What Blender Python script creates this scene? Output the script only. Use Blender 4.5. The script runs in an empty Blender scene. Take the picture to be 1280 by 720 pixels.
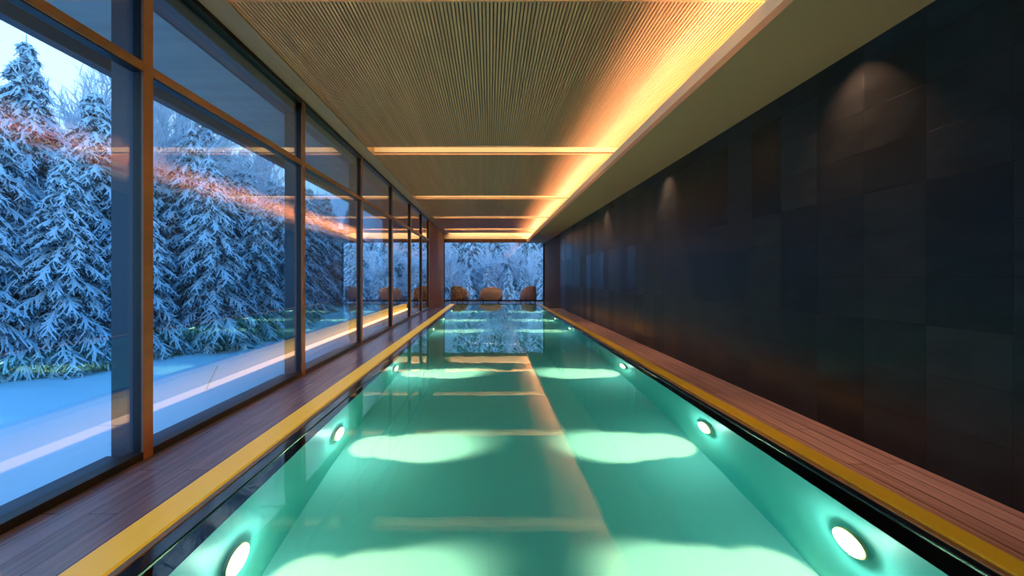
import bpy, bmesh, math, random
from mathutils import Vector, Matrix
C = bpy.context.scene
COL = C.collection
PI = math.pi

# ------------------------------------------------------------------ materials
def mat(name, col=(.5,.5,.5), rough=.5, metal=0, spec=.5, emit=None, es=0, bump=None, var=None, coat=0):
    m = bpy.data.materials.new(name); m.use_nodes = True
    nt = m.node_tree; b = nt.nodes['Principled BSDF']
    b.inputs['Base Color'].default_value = (*col, 1)
    b.inputs['Roughness'].default_value = rough
    b.inputs['Metallic'].default_value = metal
    b.inputs['Specular IOR Level'].default_value = spec
    b.inputs['Coat Weight'].default_value = coat
    if emit:
        b.inputs['Emission Color'].default_value = (*emit, 1)
        b.inputs['Emission Strength'].default_value = es
    tc = nt.nodes.new('ShaderNodeTexCoord')
    if var:                       # (scale xyz, second colour)
        mp = nt.nodes.new('ShaderNodeMapping'); mp.inputs['Scale'].default_value = var[0]
        nz = nt.nodes.new('ShaderNodeTexNoise'); nz.inputs['Scale'].default_value = 1; nz.inputs['Detail'].default_value = 5
        mx = nt.nodes.new('ShaderNodeMix'); mx.data_type = 'RGBA'
        mx.inputs[6].default_value = (*col, 1); mx.inputs[7].default_value = (*var[1], 1)
        nt.links.new(tc.outputs['Object'], mp.inputs[0]); nt.links.new(mp.outputs[0], nz.inputs['Vector'])
        rp = nt.nodes.new('ShaderNodeValToRGB'); rp.color_ramp.elements[0].position = .35; rp.color_ramp.elements[1].position = .65
        nt.links.new(nz.outputs['Fac'], rp.inputs[0]); nt.links.new(rp.outputs[0], mx.inputs[0])
        nt.links.new(mx.outputs[2], b.inputs['Base Color'])
    if bump:                      # (scale xyz, strength, distance)
        mp = nt.nodes.new('ShaderNodeMapping'); mp.inputs['Scale'].default_value = bump[0]
        nz = nt.nodes.new('ShaderNodeTexNoise'); nz.inputs['Scale'].default_value = 1; nz.inputs['Detail'].default_value = 3
        bp = nt.nodes.new('ShaderNodeBump'); bp.inputs['Strength'].default_value = bump[1]; bp.inputs['Distance'].default_value = bump[2]
        nt.links.new(tc.outputs['Object'], mp.inputs[0]); nt.links.new(mp.outputs[0], nz.inputs['Vector'])
        nt.links.new(nz.outputs['Fac'], bp.inputs['Height']); nt.links.new(bp.outputs[0], b.inputs['Normal'])
    return m

def brick_mat(name, u, v, bw, bh, c1, c2, cm, rough, mortar=.004, offset=.5, grain=None, rvar=0, spec=.5, big=None):
    """rectangular tiles or planks; u, v: the object axes along and across"""
    m = bpy.data.materials.new(name); m.use_nodes = True
    nt = m.node_tree; b = nt.nodes['Principled BSDF']; L = nt.links.new; N = nt.nodes.new
    tc = N('ShaderNodeTexCoord'); sp = N('ShaderNodeSeparateXYZ'); cb = N('ShaderNodeCombineXYZ')
    L(tc.outputs['Object'], sp.inputs[0]); L(sp.outputs[u], cb.inputs[0]); L(sp.outputs[v], cb.inputs[1])
    br = N('ShaderNodeTexBrick'); br.offset = offset; br.inputs['Scale'].default_value = 1
    br.inputs['Brick Width'].default_value = bw; br.inputs['Row Height'].default_value = bh
    br.inputs['Mortar Size'].default_value = mortar; br.inputs['Mortar Smooth'].default_value = .2
    br.inputs['Color1'].default_value = (*c1,1); br.inputs['Color2'].default_value = (*c2,1); br.inputs['Mortar'].default_value = (*cm,1)
    L(cb.outputs[0], br.inputs['Vector'])
    out = br.outputs['Color']
    if grain:
        mp = N('ShaderNodeMapping'); mp.inputs['Scale'].default_value = grain[0]
        nz = N('ShaderNodeTexNoise'); nz.inputs['Scale'].default_value = 1; nz.inputs['Detail'].default_value = 6
        L(cb.outputs[0], mp.inputs[0]); L(mp.outputs[0], nz.inputs['Vector'])
        mr = N('ShaderNodeMapRange'); mr.inputs['To Min'].default_value = 1-grain[1]; mr.inputs['To Max'].default_value = 1+grain[1]
        mr.inputs['From Min'].default_value = .3; mr.inputs['From Max'].default_value = .7
        L(nz.outputs['Fac'], mr.inputs['Value'])
        vm = N('ShaderNodeVectorMath'); vm.operation = 'SCALE'; L(out, vm.inputs[0]); L(mr.outputs[0], vm.inputs['Scale'])
        out = vm.outputs[0]
    if big:      # larger stones of another tone: (width, height, low, high)
        dv = N('ShaderNodeVectorMath'); dv.operation = 'DIVIDE'; dv.inputs[1].default_value = (big[0], big[1], 1)
        fl = N('ShaderNodeVectorMath'); fl.operation = 'FLOOR'; wn = N('ShaderNodeTexWhiteNoise'); wn.noise_dimensions = '2D'
        L(cb.outputs[0], dv.inputs[0]); L(dv.outputs[0], fl.inputs[0]); L(fl.outputs[0], wn.inputs['Vector'])
        mr = N('ShaderNodeMapRange'); mr.inputs['To Min'].default_value = big[2]; mr.inputs['To Max'].default_value = big[3]
        L(wn.outputs['Value'], mr.inputs['Value'])
        vm = N('ShaderNodeVectorMath'); vm.operation = 'SCALE'; L(out, vm.inputs[0]); L(mr.outputs[0], vm.inputs['Scale'])
        out = vm.outputs[0]
    L(out, b.inputs['Base Color'])
    b.inputs['Roughness'].default_value = rough; b.inputs['Specular IOR Level'].default_value = spec
    if rvar and big:
        mr2 = N('ShaderNodeMapRange'); mr2.inputs['To Min'].default_value = rough-rvar; mr2.inputs['To Max'].default_value = rough+rvar
        L(wn.outputs['Value'], mr2.inputs['Value']); L(mr2.outputs[0], b.inputs['Roughness'])
    bp = N('ShaderNodeBump'); bp.inputs['Strength'].default_value = .4; bp.inputs['Distance'].default_value = .003; bp.invert = True
    L(br.outputs['Fac'], bp.inputs['Height']); L(bp.outputs[0], b.inputs['Normal'])
    return m

def glass_mat(name, tint=(1,1,1), ior=1.5, gain=1.0, gtint=(1,1,1)):
    m = bpy.data.materials.new(name); m.use_nodes = True
    nt = m.node_tree; nt.nodes.clear(); N = nt.nodes.new; L = nt.links.new
    o = N('ShaderNodeOutputMaterial'); mx = N('ShaderNodeMixShader'); t = N('ShaderNodeBsdfTransparent'); g = N('ShaderNodeBsdfGlossy')
    lw = N('ShaderNodeLayerWeight'); pw = N('ShaderNodeMath'); pw.operation = 'POWER'; pw.inputs[1].default_value = 5
    fr = N('ShaderNodeMath'); fr.operation = 'MULTIPLY_ADD'; fr.inputs[1].default_value = .96; fr.inputs[2].default_value = .04
    lw.inputs['Blend'].default_value = .5; L(lw.outputs['Facing'], pw.inputs[0]); L(pw.outputs[0], fr.inputs[0])
    mu = N('ShaderNodeMath'); mu.operation = 'MULTIPLY'; mu.inputs[1].default_value = gain; mu.use_clamp = True
    t.inputs[0].default_value = (*tint,1); g.inputs['Roughness'].default_value = 0.0; g.inputs[0].default_value = (*gtint,1)
    L(fr.outputs[0], mu.inputs[0]); L(mu.outputs[0], mx.inputs[0]); L(t.outputs[0], mx.inputs[1]); L(g.outputs[0], mx.inputs[2]); L(mx.outputs[0], o.inputs[0])
    return m

def water_mat():
    m = bpy.data.materials.new('pool_water'); m.use_nodes = True
    nt = m.node_tree; nt.nodes.clear(); N = nt.nodes.new; L = nt.links.new
    o = N('ShaderNodeOutputMaterial'); g = N('ShaderNodeBsdfGlass'); g.inputs['IOR'].default_value = 1.333; g.inputs['Roughness'].default_value = 0.0
    g.inputs['Color'].default_value = (1,1,1,1)
    tc = N('ShaderNodeTexCoord'); mp = N('ShaderNodeMapping'); mp.inputs['Scale'].default_value = (3.5, 1.6, 1)
    nz = N('ShaderNodeTexNoise'); nz.inputs['Scale'].default_value = 1; nz.inputs['Detail'].default_value = 2
    bp = N('ShaderNodeBump'); bp.inputs['Strength'].default_value = .12; bp.inputs['Distance'].default_value = .008
    L(tc.outputs['Object'], mp.inputs[0]); L(mp.outputs[0], nz.inputs['Vector']); L(nz.outputs['Fac'], bp.inputs['Height']); L(bp.outputs[0], g.inputs['Normal'])
    L(g.outputs[0], o.inputs['Surface'])
    va = N('ShaderNodeVolumeAbsorption'); va.inputs['Color'].default_value = (.17,.87,.84,1); va.inputs['Density'].default_value = .62
    L(va.outputs[0], o.inputs['Volume'])
    return m

M = {}
M['water'] = water_mat()
M['glass'] = glass_mat('window_glass', (.81,.935,1), 1.5, 2.2)
M['glass_end'] = glass_mat('end_window_glass', (.96,.98,1), 1.5, 1)
M['basin'] = brick_mat('basin_tile', 1, 0, .6, .6, (.30,.47,.47), (.295,.46,.46), (.28,.44,.44), .6, .002, .5, None, spec=.2)
M['basin_wall'] = brick_mat('basin_wall_tile', 1, 2, 1.2, 2.0, (.18,.56,.54), (.175,.55,.53), (.17,.53,.51), .6, .002, 0, None, spec=.2)
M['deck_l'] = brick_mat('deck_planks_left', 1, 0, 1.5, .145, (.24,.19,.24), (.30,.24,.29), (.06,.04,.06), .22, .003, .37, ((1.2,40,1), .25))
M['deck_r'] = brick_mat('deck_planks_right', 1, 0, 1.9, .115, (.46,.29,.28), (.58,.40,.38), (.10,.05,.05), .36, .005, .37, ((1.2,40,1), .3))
M['deck_e'] = brick_mat('deck_planks_end', 0, 1, 1.5, .145, (.24,.12,.08), (.30,.16,.11), (.05,.03,.02), .13, .003, .37, ((1.2,40,1), .25))
M['slate'] = brick_mat('slate_tiles', 1, 2, .5, .3, (.007,.010,.011), (.011,.013,.014), (.003,.003,.004), .36, .003, .0, ((3,9,1), .35), .10, .22, (.5,.9,.65,1.6))
M['slats'] = mat('ceiling_oak_slats', (.72,.33,.13), .55, var=((18,.4,4), (.60,.27,.105)))
M['backing'] = mat('ceiling_backing', (.06,.045,.03), .8)
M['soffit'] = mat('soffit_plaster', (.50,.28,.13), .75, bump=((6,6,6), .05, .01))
M['fascia'] = mat('oak_fascia', (.46,.28,.13), .5, var=((20,.6,20), (.40,.24,.11)))
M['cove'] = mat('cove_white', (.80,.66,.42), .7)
M['led'] = mat('led_strip', (.9,.7,.4), .5, emit=(1,.55,.17), es=10)
M['fill_soft'] = mat('rim_fill_glow', (.8,.5,.3), .5, emit=(1,.55,.25), es=.3)  # emission for the added fill strips at the rim feet
M['black'] = mat('black_aluminium', (.012,.012,.014), .35, .3)
M['bluegrey'] = mat('anthracite_cladding', (.022,.05,.085), .4, .2)
M['bronze'] = mat('oak_cover_strip', (.36,.15,.05), .38, var=((9,2,9), (.30,.12,.045)))
M['wood_dark'] = mat('walnut_panel', (.30,.13,.05), .65, spec=.15, var=((14,14,.5), (.22,.09,.035)))
M['wood_black'] = mat('smoked_oak_panel', (.12,.055,.03), .65, spec=.15, var=((14,14,.5), (.07,.035,.02)))
M['concrete'] = mat('board_concrete', (.42,.42,.40), .8, var=((1,6,2), (.33,.33,.33)), bump=((3,14,3), .2, .01))
M['gold'] = mat('golden_rim', (.62,.40,.04), .32, spec=.4, emit=(1,.60,.05), es=.40, var=((9,1.2,9), (.56,.31,.025)))  # left rim: its glow is put into the material by emission
M['gold_dim'] = mat('golden_rim_dim', (.55,.33,.02), .35, spec=.4, emit=(1,.58,.01), es=.10, var=((9,1.2,9), (.48,.28,.02)))  # right rim: darker tone and a weaker glow put in by emission
M['ochre'] = mat('ochre_tile', (.40,.22,.07), .35)
M['dark_stone'] = mat('dark_stone', (.012,.014,.016), .12)
M['snow'] = mat('snow', (.74,.86,.93), .7, bump=((1.5,1.5,1.5), .35, .12))
M['snow_tree'] = mat('branch_snow', (.74,.86,.95), .8)
M['needles'] = mat('dark_needles', (.06,.10,.12), .8, var=((3,3,3), (.16,.22,.26)))
M['bark'] = mat('bark', (.07,.055,.05), .9, bump=((20,20,4), .5, .02))
M['frost'] = mat('frosted_twigs', (.66,.72,.80), .8)
M['steel'] = mat('stainless_steel', (.7,.7,.7), .2, 1)
M['lens'] = mat('lamp_lens', (1,.9,.7), .3, emit=(1,.80,.42), es=9)
M['tan'] = mat('tan_bouclé', (.86,.80,.84), .9, bump=((60,60,60), .4, .01))
M['brown'] = mat('brown_weave', (.34,.30,.30), .85, var=((9,9,9), (.74,.74,.78)), bump=((60,60,60), .4, .01))
M['mauve'] = mat('mauve_weave', (.56,.50,.58), .85, bump=((60,60,60), .4, .01))
M['teal'] = mat('teal_plastic', (.04,.45,.45), .4)

# ------------------------------------------------------------------ mesh helpers
def link(name, me, m, parent=None):
    o = bpy.data.objects.new(name, me)
    if m: me.materials.append(m)
    COL.objects.link(o)
    if parent: o.parent = parent
    return o
def obj(name, bm, m, parent=None, smooth=False):
    me = bpy.data.meshes.new(name); bm.normal_update(); bm.to_mesh(me); bm.free()
    if smooth:
        for p in me.polygons: p.use_smooth = True
    return link(name, me, m, parent)
def bx(bm, x0, x1, y0, y1, z0, z1, bev=0):
    r = bmesh.ops.create_cube(bm, size=1)
    bmesh.ops.scale(bm, vec=(x1-x0, y1-y0, z1-z0), verts=r['verts'])
    bmesh.ops.translate(bm, vec=((x0+x1)/2, (y0+y1)/2, (z0+z1)/2), verts=r['verts'])
    if bev:
        es = list({e for v in r['verts'] for e in v.link_edges})
        bmesh.ops.bevel(bm, geom=es, offset=bev, segments=2, affect='EDGES', profile=.5)
def box(name, m, x0, x1, y0, y1, z0, z1, parent=None, bev=0):
    bm = bmesh.new(); bx(bm, min(x0,x1), max(x0,x1), min(y0,y1), max(y0,y1), min(z0,z1), max(z0,z1), bev)
    return obj(name, bm, m, parent)
def struct(o): o['kind'] = 'structure'; return o
def tag(o, label, cat, group=None, kind=None):
    o['label'] = label; o['category'] = cat
    if group: o['group'] = group
    if kind: o['kind'] = kind
    return o
def empty(name, loc=(0,0,0), rz=0):
    o = bpy.data.objects.new(name, None); COL.objects.link(o); o.location = loc; o.rotation_euler = (0,0,rz); o.empty_display_size = .1
    return o
def cyl(bm, r, d, mtx, seg=24, r2=None):
    bmesh.ops.create_cone(bm, cap_ends=True, segments=seg, radius1=r, radius2=r if r2 is None else r2, depth=d, matrix=mtx)

# ------------------------------------------------------------------ measures (metres; camera at the origin of x, y)
H = 1.2
XL, XR = -2.28, 2.71          # window wall, slate wall
YE, YS, YB = 24.1, 18.5, -3.0 # end window, end of slate wall, behind camera
ZC, ZS = 3.36, 2.88           # ceiling, side soffit
WZ = .160                     # water level
RT = .17                      # rim top
PL, PR = -1.22, 1.73          # pool sides
PY0, PY1 = -1.0, 18.3
PD = 1.15                     # basin depth under water

# --- floor (structure) in three decks
fl = struct(empty('floor'))
box('deck_left', M['deck_l'], XL, -1.49, YB, PY1+.1, -.06, 0, fl)
box('deck_right', M['deck_r'], 1.93, XR, YB, PY1+.1, -.06, 0, fl)
box('deck_end', M['deck_e'], XL, XR, PY1+.1, YE, -.06, 0, fl)
box('deck_near', M['deck_e'], -1.49, 1.93, YB, PY0-.28, -.06, 0, fl)

# --- pool
pool = tag(empty('swimming_pool', (0,0,0)), 'long narrow indoor lap pool with golden rims running down the room to the end window', 'pool')
bm = bmesh.new()
z0 = WZ-PD
bx(bm, PL-.12, PL, PY0-.12, PY1+.12, z0, WZ-.012); bx(bm, PR, PR+.12, PY0-.12, PY1+.12, z0, WZ-.012)
bx(bm, PL, PR, PY1, PY1+.12, z0, WZ-.012); bx(bm, PL, PR, PY0-.12, PY0, z0, WZ-.012)
obj('basin_wall', bm, M['basin_wall'], pool)
box('basin_floor', M['basin'], PL-.12, PR+.12, PY0-.12, PY1+.12, z0-.1, z0, pool)
bm = bmesh.new(); bx(bm, PL-.02, PR+.02, PY0-.02, PY1+.02, z0-.02, WZ)
w = obj('water', bm, M['water'], pool); w['label'] = 'still green-blue water lit from below'
# rims: golden top, dark overflow slot, thin ochre line, dark stone lip
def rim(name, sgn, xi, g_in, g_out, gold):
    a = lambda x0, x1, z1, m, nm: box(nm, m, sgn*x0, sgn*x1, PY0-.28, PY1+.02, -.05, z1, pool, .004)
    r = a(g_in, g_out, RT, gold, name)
    a(g_in-.014, g_in, RT-.02, M['dark_stone'], 'overflow_slot')
    a(g_in-.048, g_in-.014, RT, M['ochre'], 'inner_edging')
    a(xi, g_in-.048, RT-.003, M['dark_stone'], 'stone_lip')
    return r
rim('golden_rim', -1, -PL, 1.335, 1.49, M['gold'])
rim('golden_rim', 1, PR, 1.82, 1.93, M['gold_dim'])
box('end_rim', M['dark_stone'], -1.49, 1.93, PY1, PY1+.12, -.05, RT, pool, .004)
box('near_rim', M['dark_stone'], -1.33, 1.82, PY0-.28, PY0, -.05, RT, pool, .004)

# underwater lamps
LY = [2.3, 3.85, 6.2, 10.3, 12.6, 15.4]
for side, x, nx, zz in (('left', PL, 1, -.50), ('right', PR, -1, -.38)):
    for k, y in enumerate(LY):
        t = empty('underwater_light', (x, y, zz))
        where = {0:'nearest the camera', 1:'second from the camera', 2:'third from the camera'}.get(k)
        bm = bmesh.new(); R = Matrix.Rotation(PI/2, 4, 'Y')
        cyl(bm, .105, .02, Matrix.Translation((nx*.010,0,0)) @ R, 32)
        obj('bezel', bm, M['cove'], t)
        bm = bmesh.new(); cyl(bm, .095, .012, Matrix.Translation((nx*.024,0,0)) @ R, 32)
        obj('lens', bm, M['lens'], t)
        if where: tag(t, 'round glowing underwater lamp in the %s pool wall, %s' % (side, where), 'light', 'underwater lamps')
        else: tag(t, 'small distant underwater lamp in the %s pool wall, %s from the camera' % (side, {3:'fourth',4:'fifth',5:'farthest'}[k]), 'light', 'underwater lamps')
        for dx, en in ((.16, .75), (.38, .9), (.60, .9)):       # three narrow beams fan out across the floor
            ld = bpy.data.lights.new('underwater_lamp', 'SPOT'); ld.energy = 1250*en; ld.color = (1,.46,.28); ld.spot_size = math.radians(40); ld.spot_blend = 1; ld.shadow_soft_size = .02
            lo = bpy.data.objects.new('underwater_lamp', ld); COL.objects.link(lo); lo.location = (x+nx*.06, y, zz)
            lo.rotation_euler = Vector((nx*dx, .22, z0-zz)).to_track_quat('-Z','Y').to_euler()
        ld = bpy.data.lights.new('underwater_glow', 'POINT'); ld.energy = 19; ld.color = (.74,.88,.74); ld.shadow_soft_size = .02
        lo = bpy.data.objects.new('underwater_glow', ld); COL.objects.link(lo); lo.location = (x+nx*.06, y, zz)

# added warm fill strips, hidden behind both rims, shining up to brighten the ceiling
for x, sg in ((-1.49, -1), (1.93, 1)):
    box('foot_fill', M['fill_soft'], x+sg*.004, x+sg*.185, PY0, PY1, .0, .008, pool)
    for k in range(4):
        ld = bpy.data.lights.new('rim_fill', 'AREA'); ld.shape = 'RECTANGLE'; ld.size = .17; ld.size_y = 4.8; ld.energy = 5 if sg < 0 else 1.5; ld.color = (1,.54,.26)
        lo = bpy.data.objects.new('rim_fill', ld); COL.objects.link(lo); lo.location = (x+sg*.095, PY0+2.45+4.82*k, .012); lo.rotation_euler = (PI, 0, 0)

# --- slate wall, walnut walls, back wall
struct(box('wall_right', M['slate'], XR, XR+.2, YB, YS, -.06, ZS))
wr = struct(empty('wall_right_end'))
wl = struct(box('wall_left', M['wood_dark'], XL-.2, XL, 18.19, YE, -.06, ZC))
struct(box('wall_right_far', M['wood_black'], XR+.03, XR+.2, YS, YE, -.06, ZC))
bpy.data.objects.remove(wr)
struct(box('wall_back', M['wood_dark'], XL-.2, XR+.2, YB-.2, YB, -.06, ZC+.3))

# --- end wall and end window
ew = struct(empty('window_end'))
we = struct(box('wall_end', M['wood_black'], XL-.2, XR+.2, YE, YE+.15, 2.95, 3.09))
struct(box('wall_end_header', M['cove'], XL-.2, XR+.2, YE, YE+.15, 3.09, ZC+.3))
for nm, a in (('end_frame', (XL, XL+.04, YE, YE+.1, .0, 2.95)), ('end_frame', (XR-.04, XR+.03, YE, YE+.1, 0, 2.95)),
              ('end_frame', (XL, XR, YE, YE+.1, 0, .05)), ('end_frame', (XL, XR, YE, YE+.1, 2.91, 2.95))):
    box(nm, M['black'], *a, parent=ew)
box('glass_pane', M['glass_end'], XL+.04, XR-.04, YE+.045, YE+.055, .05, 2.91, ew)

# --- ceiling: oak slat panels between transverse light troughs
XA, XB = -2.04, 2.40
G = [-.95, 3.29, 8.05, 12.9, 17.3, 21.7]
GW = .48
ceil = struct(empty('ceiling'))
edges = [YB] + [e for g in G for e in (g, g+GW)] + [YE-.22]
for i in range(0, len(edges), 2):
    ya, yb = edges[i], edges[i+1]
    p = box('ceiling_panel', M['backing'], XA, XB, ya, yb, ZC+.02, ZC+.04, ceil)
    bm = bmesh.new(); x = XA
    while x < XB-.02:
        bx(bm, x, x+.021, ya, yb, ZC, ZC+.02); x += .031
    bx(bm, XA, XB, ya, ya+.02, ZC-.004, ZC+.0); bx(bm, XA, XB, yb-.02, yb, ZC-.004, ZC+.0)
    obj('oak_slats', bm, M['slats'], p)
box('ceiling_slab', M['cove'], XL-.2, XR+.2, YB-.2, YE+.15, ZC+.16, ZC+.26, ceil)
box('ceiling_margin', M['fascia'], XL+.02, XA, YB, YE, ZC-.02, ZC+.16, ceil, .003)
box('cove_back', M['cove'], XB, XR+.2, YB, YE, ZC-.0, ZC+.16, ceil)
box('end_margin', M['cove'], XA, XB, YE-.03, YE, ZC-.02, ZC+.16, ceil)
# troughs: side cheeks and LED line on the near side
def area(name, loc, sx, sy, dirv, e, col=(1,.68,.42)):
    ld = bpy.data.lights.new(name, 'AREA'); ld.shape = 'RECTANGLE'; ld.size = sx; ld.size_y = sy; ld.energy = e; ld.color = col
    o = bpy.data.objects.new(name, ld); COL.objects.link(o); o.location = loc
    o.rotation_euler = Vector(dirv).to_track_quat('-Z','Y').to_euler(); return o
for g in G[1:]:
    box('trough_cheek', M['cove'], XA, XB, g-.03, g-.001, ZC+.041, ZC+.16, ceil)
    box('trough_cheek', M['cove'], XA, XB, g+GW+.001, g+GW+.03, ZC+.001, ZC+.16, ceil)
    s = struct(box('trim_%d' % (G.index(g)), M['led'], XA+.05, XB-.1, g+.006, g+.022, ZC+.06, ZC+.075))
    lo = area('trough_light', ((XA+XB)/2, g+.04, ZC+.07), XB-XA-.1, .05, (0,1,.25), 8 if g < 21 else 22)
    lo.rotation_euler = (math.radians(90+14), 0, 0)
lo = area('trough_light', ((XA+XB)/2, YE-.2, ZC+.07), XB-XA-.1, .04, (0,1,-.2), 18); lo.rotation_euler = (math.radians(90-25), 0, 0)

# --- side soffit with cove
sof = struct(empty('trim_soffit'))
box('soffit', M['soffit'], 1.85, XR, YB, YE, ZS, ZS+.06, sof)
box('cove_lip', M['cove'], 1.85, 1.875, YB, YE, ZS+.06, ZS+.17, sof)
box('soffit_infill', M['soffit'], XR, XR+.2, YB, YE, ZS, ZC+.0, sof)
# LED profile lying in the cove, in lengths
for k in range(9):
    y0 = YB + k*3; y1 = min(y0+3, YE)
    box('led_profile', M['led'], 2.06, 2.08, y0+.02, y1-.02, ZS+.061, ZS+.075, sof)
    lo = area('cove_light', (2.03, (y0+y1)/2, ZS+.10), 0.05, (y1-y0), (0,0,1), 12*(y1-y0))
    lo.rotation_euler = (PI, math.radians(-14), 0)

# small wall washers recessed in the soffit above the slate
for y in (3.55, 7.35, 11.2):
    ld = bpy.data.lights.new('wall_washer', 'SPOT'); ld.energy = 120; ld.color = (1,.50,.28); ld.spot_size = math.radians(100); ld.spot_blend = 1; ld.shadow_soft_size = .03
    lo = bpy.data.objects.new('wall_washer', ld); COL.objects.link(lo); lo.location = (2.46, y, ZS-.01); lo.rotation_euler = Vector((.30, 0, -1)).to_track_quat('-Z','Y').to_euler()

# --- window wall
MY = [-2.23, .47, 3.17, 5.86, 8.56, 11.26, 13.9, 16.2, 18.1]
TZ = 1.2+1.38
for i in range(len(MY)-1):
    w = struct(empty('window_%d' % (i+1)))
    y0, y1 = MY[i], MY[i+1]
    box('mullion', M['black'], XL-.06, XL-.004, y1, y1+.09, 0, ZC-.02, w)
    box('cover_strip', M['bronze'], XL-.004, XL+.012, y1-.002, y1+.088, 0, ZC-.03, w)
    box('outer_fin', M['bluegrey'], XL-.21, XL-.06, y1+.01, y1+.08, -.10, ZC-.02, w)
    box('transom', M['black'], XL-.07, XL-.004, y0+.09, y1, TZ-.035, TZ+.03, w)
    box('cover_strip', M['bronze'], XL-.004, XL+.010, y0+.09, y1-.002, TZ-.028, TZ+.03, w)
    box('sill', M['black'], XL-.07, XL+.01, y0+.09, y1, 0, .05, w)
    box('outer_sill', M['bluegrey'], XL-.24, XL-.07, y0+.08, y1+.01, -.12, .02, w)
    box('head_profile', M['black'], XL-.07, XL+.01, y0+.09, y1, ZC-.06, ZC-.02, w)
    box('glass_pane', M['glass'], XL-.042, XL-.034, y0+.085, y1+.005, .045, TZ-.03, w)
    box('glass_pane', M['glass'], XL-.042, XL-.034, y0+.085, y1+.005, TZ+.025, ZC-.055, w)
# exterior head beam, overhang soffit and edge beam
ex = struct(empty('roof_overhang'))
box('head_beam', M['bluegrey'], XL-.24, XL-.072, YB, YE, ZC-.16, ZC+.1, ex)
box('overhang_soffit', M['concrete'], -3.46, XL-.24, YB, YE, 3.19, 3.35, ex)
box('edge_beam', M['bluegrey'], -3.56, -3.46, YB, YE, 3.07, 3.4, ex)

# --- lounge chairs at the end
def lounge(name, w, d, h, m, label, loc, rz, group='lounge chairs at the end of the pool'):
    """barrel chair: wrapped shell, seat cushion, back cushion, plinth and four feet; faces local -y"""
    t = tag(empty(name, loc, rz), label, 'chair', group)
    n = 24; th = .09
    bm = bmesh.new(); ring = []
    for i in range(n+1):
        a = -PI*.08 + (PI*1.16)*i/n                  # wraps sides and back
        ca, sa = math.cos(a), math.sin(a)
        hh = h*(.70 + .30*max(0, math.sin(a))**.8)   # higher at the back, lower arms
        cols = []
        for (rr, zz) in ((1-th/w*2, .12), (1-th/w*2, hh-.03), (1-th/w*1, hh), (1, hh-.03), (1, .12)):
            cols.append(bm.verts.new((ca*w/2*rr, sa*d/2*rr, zz)))
        ring.append(cols)
    for i in range(n):
        for j in range(5):
            k = (j+1) % 5
            bm.faces.new((ring[i][j], ring[i][k], ring[i+1][k], ring[i+1][j]))
    bm.faces.new(ring[0]); bm.faces.new(ring[-1][::-1])
    bmesh.ops.recalc_face_normals(bm, faces=bm.faces)
    obj('shell', bm, m, t, True)
    bm = bmesh.new(); bx(bm, -w*.39, w*.39, -d*.44, d*.30, .20, .42, .05); obj('seat_cushion', bm, m, t, True)
    bm = bmesh.new(); bx(bm, -w*.33, w*.33, d*.22, d*.38, .40, h*.93, .05); obj('back_cushion', bm, m, t, True)
    bm = bmesh.new(); bx(bm, -w*.40, w*.40, -d*.40, d*.34, .10, .21, .01); obj('plinth', bm, M['black'], t)
    for sx in (-1,1):
        for sy in (-.34,.28):
            bm = bmesh.new(); cyl(bm, .018, .11, Matrix.Translation((sx*w*.33, sy*d, .055)), 12, .026); obj('leg', bm, M['black'], t)
    return t
lounge('lounge_chair', .86, .80, .78, M['brown'], 'patterned brown barrel chair by the end window, the left one of three', (-1.42, 22.9, 0), math.radians(155))
lounge('lounge_chair', 1.10, .85, .72, M['tan'], 'wide tan lounge chair in the middle before the end window', (.07, 22.9, 0), math.radians(180))
lounge('lounge_chair', .76, .76, .78, M['mauve'], 'dark mauve barrel chair by the end window, the right one of three', (1.83, 22.9, 0), math.radians(205))

# ------------------------------------------------------------------ outdoors
def gz(x, y):
    z = -.62 + .05*math.sin(x*.9+1)*math.cos(y*.6) + .03*math.sin(x*2.3+y*1.7)
    z += .75*math.exp(-(((x+5.4)/1.7)**2 + ((y-17.5)/3.0)**2))
    z += .10*math.exp(-((x+3.2)/.8)**2)
    if y > 24: z -= .9*min(1,(y-24)/2)
    if y > 31: z += (y-31)*.24
    if x < -9: z += (-9-x)*.10
    return z
bm = bmesh.new()
xs = [-2.5-.45*i*(1+i*.012) for i in range(80)][::-1]; ys = [-6+.55*i*(1+i*.008) for i in range(110)]
grid = [[bm.verts.new((x, y, gz(x,y))) for y in ys] for x in xs]
for i in range(len(xs)-1):
    for j in range(len(ys)-1):
        bm.faces.new((grid[i][j], grid[i+1][j], grid[i+1][j+1], grid[i][j+1]))
g1 = obj('snowy_ground', bm, M['snow'], None, True); struct(g1)
bm = bmesh.new()
xs = [-2.5+.9*i for i in range(40)]; ys = [24.4+.9*i for i in range(95)]
grid = [[bm.verts.new((x, y, gz(x,y))) for y in ys] for x in xs]
for i in range(len(xs)-1):
    for j in range(len(ys)-1):
        bm.faces.new((grid[i][j], grid[i+1][j], grid[i+1][j+1], grid[i][j+1]))
g2 = obj('snowy_hillside', bm, M['snow'], None, True); struct(g2)

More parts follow.
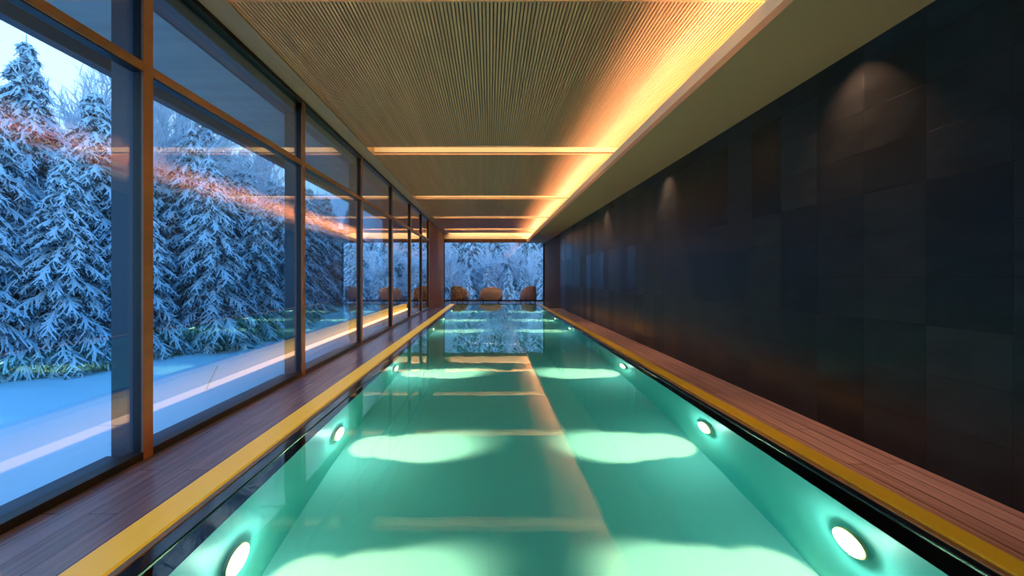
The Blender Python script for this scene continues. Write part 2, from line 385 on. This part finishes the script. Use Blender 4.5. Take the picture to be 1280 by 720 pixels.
class Geo:
    def __init__(s): s.v=[]; s.f=[]
    def spike(s, a, b, r0, r1, n=3, flat=1.0):
        d = (b-a); L = d.length
        if L < 1e-5: return
        d /= L; u = d.cross(Vector((0,0,1)))
        if u.length < .05: u = Vector((1,0,0))
        u.normalize(); w = u.cross(d)
        k = len(s.v)
        for p, r in ((a,r0),(b,r1)):
            for i in range(n):
                t = 2*PI*i/n + PI/2
                s.v.append(p + u*math.cos(t)*r + w*math.sin(t)*r*flat)
        for i in range(n):
            j = (i+1)%n; s.f.append((k+i,k+j,k+n+j,k+n+i))
        s.f.append(tuple(k+n+i for i in range(n)))
    def mesh(s, name, m):
        me = bpy.data.meshes.new(name); me.from_pydata([tuple(x) for x in s.v], [], s.f); me.materials.append(m); me.update(); return me

def spruce_meshes(h, R, seed, dens=1.0):
    rnd = random.Random(seed)
    trunk = Geo(); trunk.spike(Vector((0,0,-.8)), Vector((0,0,h*.98)), .13, .015, 8)
    nd, sn = Geo(), Geo()
    z = .25
    while z < h*.985:
        f = z/h
        r = R*(1-f)**.75*rnd.uniform(.85,1.1)+.06
        nb = max(4, int((8 + rnd.randint(-1,2))*(.55+.6*(1-f))))
        a0 = rnd.uniform(0, 2*PI)
        for k in range(nb):
            a = a0 + 2*PI*k/nb + rnd.uniform(-.25,.25)
            rr = r*rnd.uniform(.72,1.12)
            d = Vector((math.cos(a), math.sin(a), 0)); side = Vector((-d.y, d.x, 0))
            zz = z + rnd.uniform(-.08,.08)
            droop = rnd.uniform(.30,.62)
            N = max(3, int(rr/.13)); prev = Vector((0,0,zz))
            for i in range(1, N+1):
                t = i/N
                p = d*rr*t + Vector((0,0,zz - droop*rr*t**1.6 + .10*rr*math.sin(t*3)))
                p += side*rnd.uniform(-.02,.02)
                sn.spike(prev+Vector((0,0,.025)), p+Vector((0,0,.025)), .065*(1.15-t*.6), .065*(1.1-t*.7), 5, .7)
                nd.spike(prev-Vector((0,0,.02)), p-Vector((0,0,.02)), .05*(1.2-t*.5), .05*(1.1-t*.6), 3, 1)
                nt = 2 if dens >= 1 else 1
                for sgn in (-1,1):
                    for q in range(nt):
                        L = rr*.36*(1.05-t*.6)*rnd.uniform(.6,1.2)
                        b = p + (side*sgn*rnd.uniform(.55,1) + d*rnd.uniform(.2,.8))*L + Vector((0,0,-L*rnd.uniform(.35,1.1)))
                        st = prev.lerp(p, rnd.random())
                        sn.spike(st+Vector((0,0,.022)), b+Vector((0,0,.012)), .032, .013, 4, .7)
                        nd.spike(st-Vector((0,0,.03)), b-Vector((0,0,.045)), .030, .014, 3, 1.4)
                        # small hanging twigs
                        for _ in range(5):
                            mdp = st.lerp(b, rnd.uniform(.4,.9)); e = mdp+Vector((rnd.uniform(-.11,.11), rnd.uniform(-.11,.11), -rnd.uniform(-.02,.16)))
                            (sn if rnd.random() < .62 else nd).spike(mdp, e, .019, .007, 3)
                prev = p
        z += .17 + .10*(1-f)*rnd.uniform(.7,1.3)
    sn.spike(Vector((0,0,h*.95)), Vector((0,0,h*1.03)), .03, .008, 4)
    return [('trunk', trunk.mesh('spruce_trunk', M['bark'])), ('needles', nd.mesh('spruce_needles', M['needles'])), ('snow_cover', sn.mesh('spruce_snow', M['snow_tree']))]

def frosted_meshes(h, seed, th=1.0):
    rnd = random.Random(seed)
    tr, tw = Geo(), Geo()
    def grow(p, d, L, r, lvl):
        n = 3; q = p
        for i in range(n):
            d2 = (d + Vector((rnd.uniform(-.16,.16), rnd.uniform(-.16,.16), .03))).normalized()
            e = q + d2*L/n
            (tr if lvl < 1 else tw).spike(q, e, r*(1-i*.22)*(th if lvl else 1), r*(1-(i+1)*.22)*(th if lvl else 1), 5 if lvl < 2 else 3)
            if lvl < 4:
                for k in range(3 if lvl else 4):
                    if lvl == 0 and i == 0: continue
                    a = rnd.uniform(0, 2*PI); sp = rnd.uniform(.45,.9)
                    u = d2.orthogonal().normalized(); w_ = d2.cross(u)
                    nd = (d2 + (u*math.cos(a)+w_*math.sin(a))*sp + Vector((0,0,.12))).normalized()
                    grow(q.lerp(e, rnd.random()), nd, L*rnd.uniform(.38,.58), r*.52, lvl+1)
            q, d = e, d2
    grow(Vector((0,0,-.5)), Vector((0,0,1)), h*.8, .085, 0)
    return [('trunk', tr.mesh('frosted_trunk', M['bark'])), ('frosted_twigs', tw.mesh('frosted_twigs', M['frost']))]

protoS = [spruce_meshes(6.0, 1.45, 3), spruce_meshes(5.4, 1.35, 8), spruce_meshes(6.6, 1.6, 15)]
protoD = [frosted_meshes(6.0, 5, 1.3), frosted_meshes(6.8, 21, 1.3)]
protoE = [frosted_meshes(5.6, 7, 2.0), frosted_meshes(6.2, 33, 2.0)]
import hashlib
def tree(parts, kind, x, y, s, rz, label, group, lean=0, dz=0):
    if x < 0 and y < 24 and 612+604*x/max(y,.5) < -110*8/max(y,4): return
    t = empty(kind, (x, y, gz(x,y)+dz), rz); t.scale = (s,s,s); t.rotation_euler[0] = lean
    tag(t, label, 'tree', group)
    for nm, me in parts:
        o = bpy.data.objects.new(nm, me); COL.objects.link(o); o.parent = t
    return t
rnd = random.Random(11)
line = [(-12.2,4.6), (-9.9,7.4), (-8.6,9.3), (-6.7,12.4), (-6.6,16.5), (-6.9,20.5), (-7.2,25), (-7.4,30)]
def along(s):
    acc = 0
    for (a, b) in zip(line, line[1:]):
        L = math.dist(a,b)
        if acc+L >= s:
            t = (s-acc)/L; nx, ny = -(b[1]-a[1])/L, (b[0]-a[0])/L
            return a[0]+(b[0]-a[0])*t, a[1]+(b[1]-a[1])*t, nx, ny
        acc += L
    a, b = line[-2:]; L = math.dist(a,b); return b[0], b[1], -(b[1]-a[1])/L, (b[0]-a[0])/L
tot = sum(math.dist(a,b) for a,b in zip(line, line[1:]))
k = 0
for row, (off, st, sc) in enumerate(((0, 1.5, .80), (1.7, 1.6, .98), (3.7, 1.9, 1.12))):
    s = .3*row + .4
    while s < tot:
        x, y, nx, ny = along(s)
        o = off + rnd.uniform(-.35,.35)
        x += nx*o; y += ny*o
        sc2 = sc*rnd.uniform(.85,1.12)
        if row == 2 and k % 2 == 0:
            tree(protoD[k%4//2], 'frosted_tree', x, y, sc2*1.0, rnd.uniform(0,6), 'frost-covered bare tree rising behind the spruces beyond the side windows', 'frosted bare trees beyond the side windows')
        else:
            rowname = ('spruce heavy with snow in the front row beyond the side windows', 'taller snowy spruce in the second row beyond the side windows', 'snow-dusted spruce at the back of the stand beyond the side windows')[row]
            tree(protoS[rnd.randrange(3)], 'snowy_spruce', x, y, sc2, rnd.uniform(0,6), rowname, ('front row spruces', 'second row spruces', 'back row spruces')[row], rnd.uniform(-.03,.03))
        s += st*rnd.uniform(.85,1.15); k += 1
# trees beyond the end window
for (x, y, s) in ((-2.3,30.0,.70), (2.3,30.4,.70), (.2,31.5,.75)):
    tree(protoE[int(abs(x*10))%2], 'frosted_tree', x, y, s, x, 'frost-white bare tree close beyond the end window', 'frosted trees beyond the end window')
for (x, y, s) in ((-3.4,28.5,.62), (-1.3,28.6,.55), (1.1,28.2,.50), (3.3,28.6,.66), (-.1,30,.62), (2.1,29.8,.58), (-.1,32.0,.75), (2.4,32.2,.7), (-2.4,32.6,.75), (4.2,31.5,.8)):
    tree(protoS[int(abs(x*10))%3], 'snowy_spruce', x, y, s, x, 'snow-laden spruce in the nearest row beyond the end window', 'nearest spruces beyond the end window')
for (x, y) in ((-4.5,41), (-1.8,43), (.4,41.5), (2.6,43.5), (5.0,41)):
    tree(protoS[int(abs(x*10))%3], 'snowy_spruce', x, y, 1.35, x, 'tall snowy spruce high on the slope beyond the end window', 'tall spruces beyond the end window')
for i in range(32):
    y = 33 + (i//8)*4.5 + rnd.uniform(-1,1); x = -6.3 + (i%8)*1.8 + rnd.uniform(-.6,.6)
    tree(protoS[i%3], 'snowy_spruce', x*(1+(i//7)*.12), y, rnd.uniform(.75,1.05), rnd.uniform(0,6), 'snowy spruce on the slope beyond the end window', 'spruces beyond the end window')

front = sorted([o for o in C.objects if o.get('group') == 'front row spruces'], key=lambda o: o.location.x/o.location.y)
words = ['first','second','third','fourth','fifth','sixth','seventh','eighth','ninth','tenth','eleventh','twelfth','thirteenth','fourteenth','fifteenth','sixteenth','seventeenth','eighteenth','nineteenth','twentieth']
for o, wd_ in zip(front, words):
    o['label'] = '%s from the left of the snow-laden spruces in the front row beyond the side windows' % wd_
# slim teal marker stick in the snow
a = Vector((-4.56, 7.7, -.68)); b = Vector((-4.36, 7.75, -.22))
g = Geo(); g.spike(a, b, .014, .009, 8)
t = link('marker_stick', g.mesh('marker_stick', M['teal']), None); tag(t, 'thin teal stick leaning in the open snow outside', 'stick')

# ------------------------------------------------------------------ sky
wd = bpy.data.worlds.new('dusk_sky'); C.world = wd; wd.use_nodes = True
nt = wd.node_tree; bg = nt.nodes['Background']; N = nt.nodes.new; L = nt.links.new
tc = N('ShaderNodeTexCoord'); sp = N('ShaderNodeSeparateXYZ'); rp = N('ShaderNodeValToRGB')
L(tc.outputs['Generated'], sp.inputs[0]); L(sp.outputs[2], rp.inputs[0]); L(rp.outputs[0], bg.inputs[0])
e = rp.color_ramp.elements; e[0].position = 0; e[0].color = (.42,.68,.95,1); e[1].position = 1; e[1].color = (.025,.27,.72,1)
for ps, cc in ((.16,(.26,.58,.92)), (.26,(.62,.76,.92)), (.42,(.58,.74,.93)), (.60,(.07,.36,.80))):
    x = e.new(ps); x.color = (*cc,1)
bg.inputs[1].default_value = 2.4

# ------------------------------------------------------------------ camera
cd = bpy.data.cameras.new('camera'); co = bpy.data.objects.new('camera', cd); COL.objects.link(co); C.camera = co
cd.sensor_width = 36; cd.lens = 604/1280*36; cd.shift_x = 28/1280; cd.shift_y = -14/1280
co.location = (0,0,H); co.rotation_euler = (PI/2,0,0); cd.clip_start = .05; cd.clip_end = 500
C.view_settings.view_transform = 'Standard'; C.view_settings.look = 'None'; C.view_settings.exposure = 0; C.view_settings.gamma = 1
C.view_settings.use_curve_mapping = False
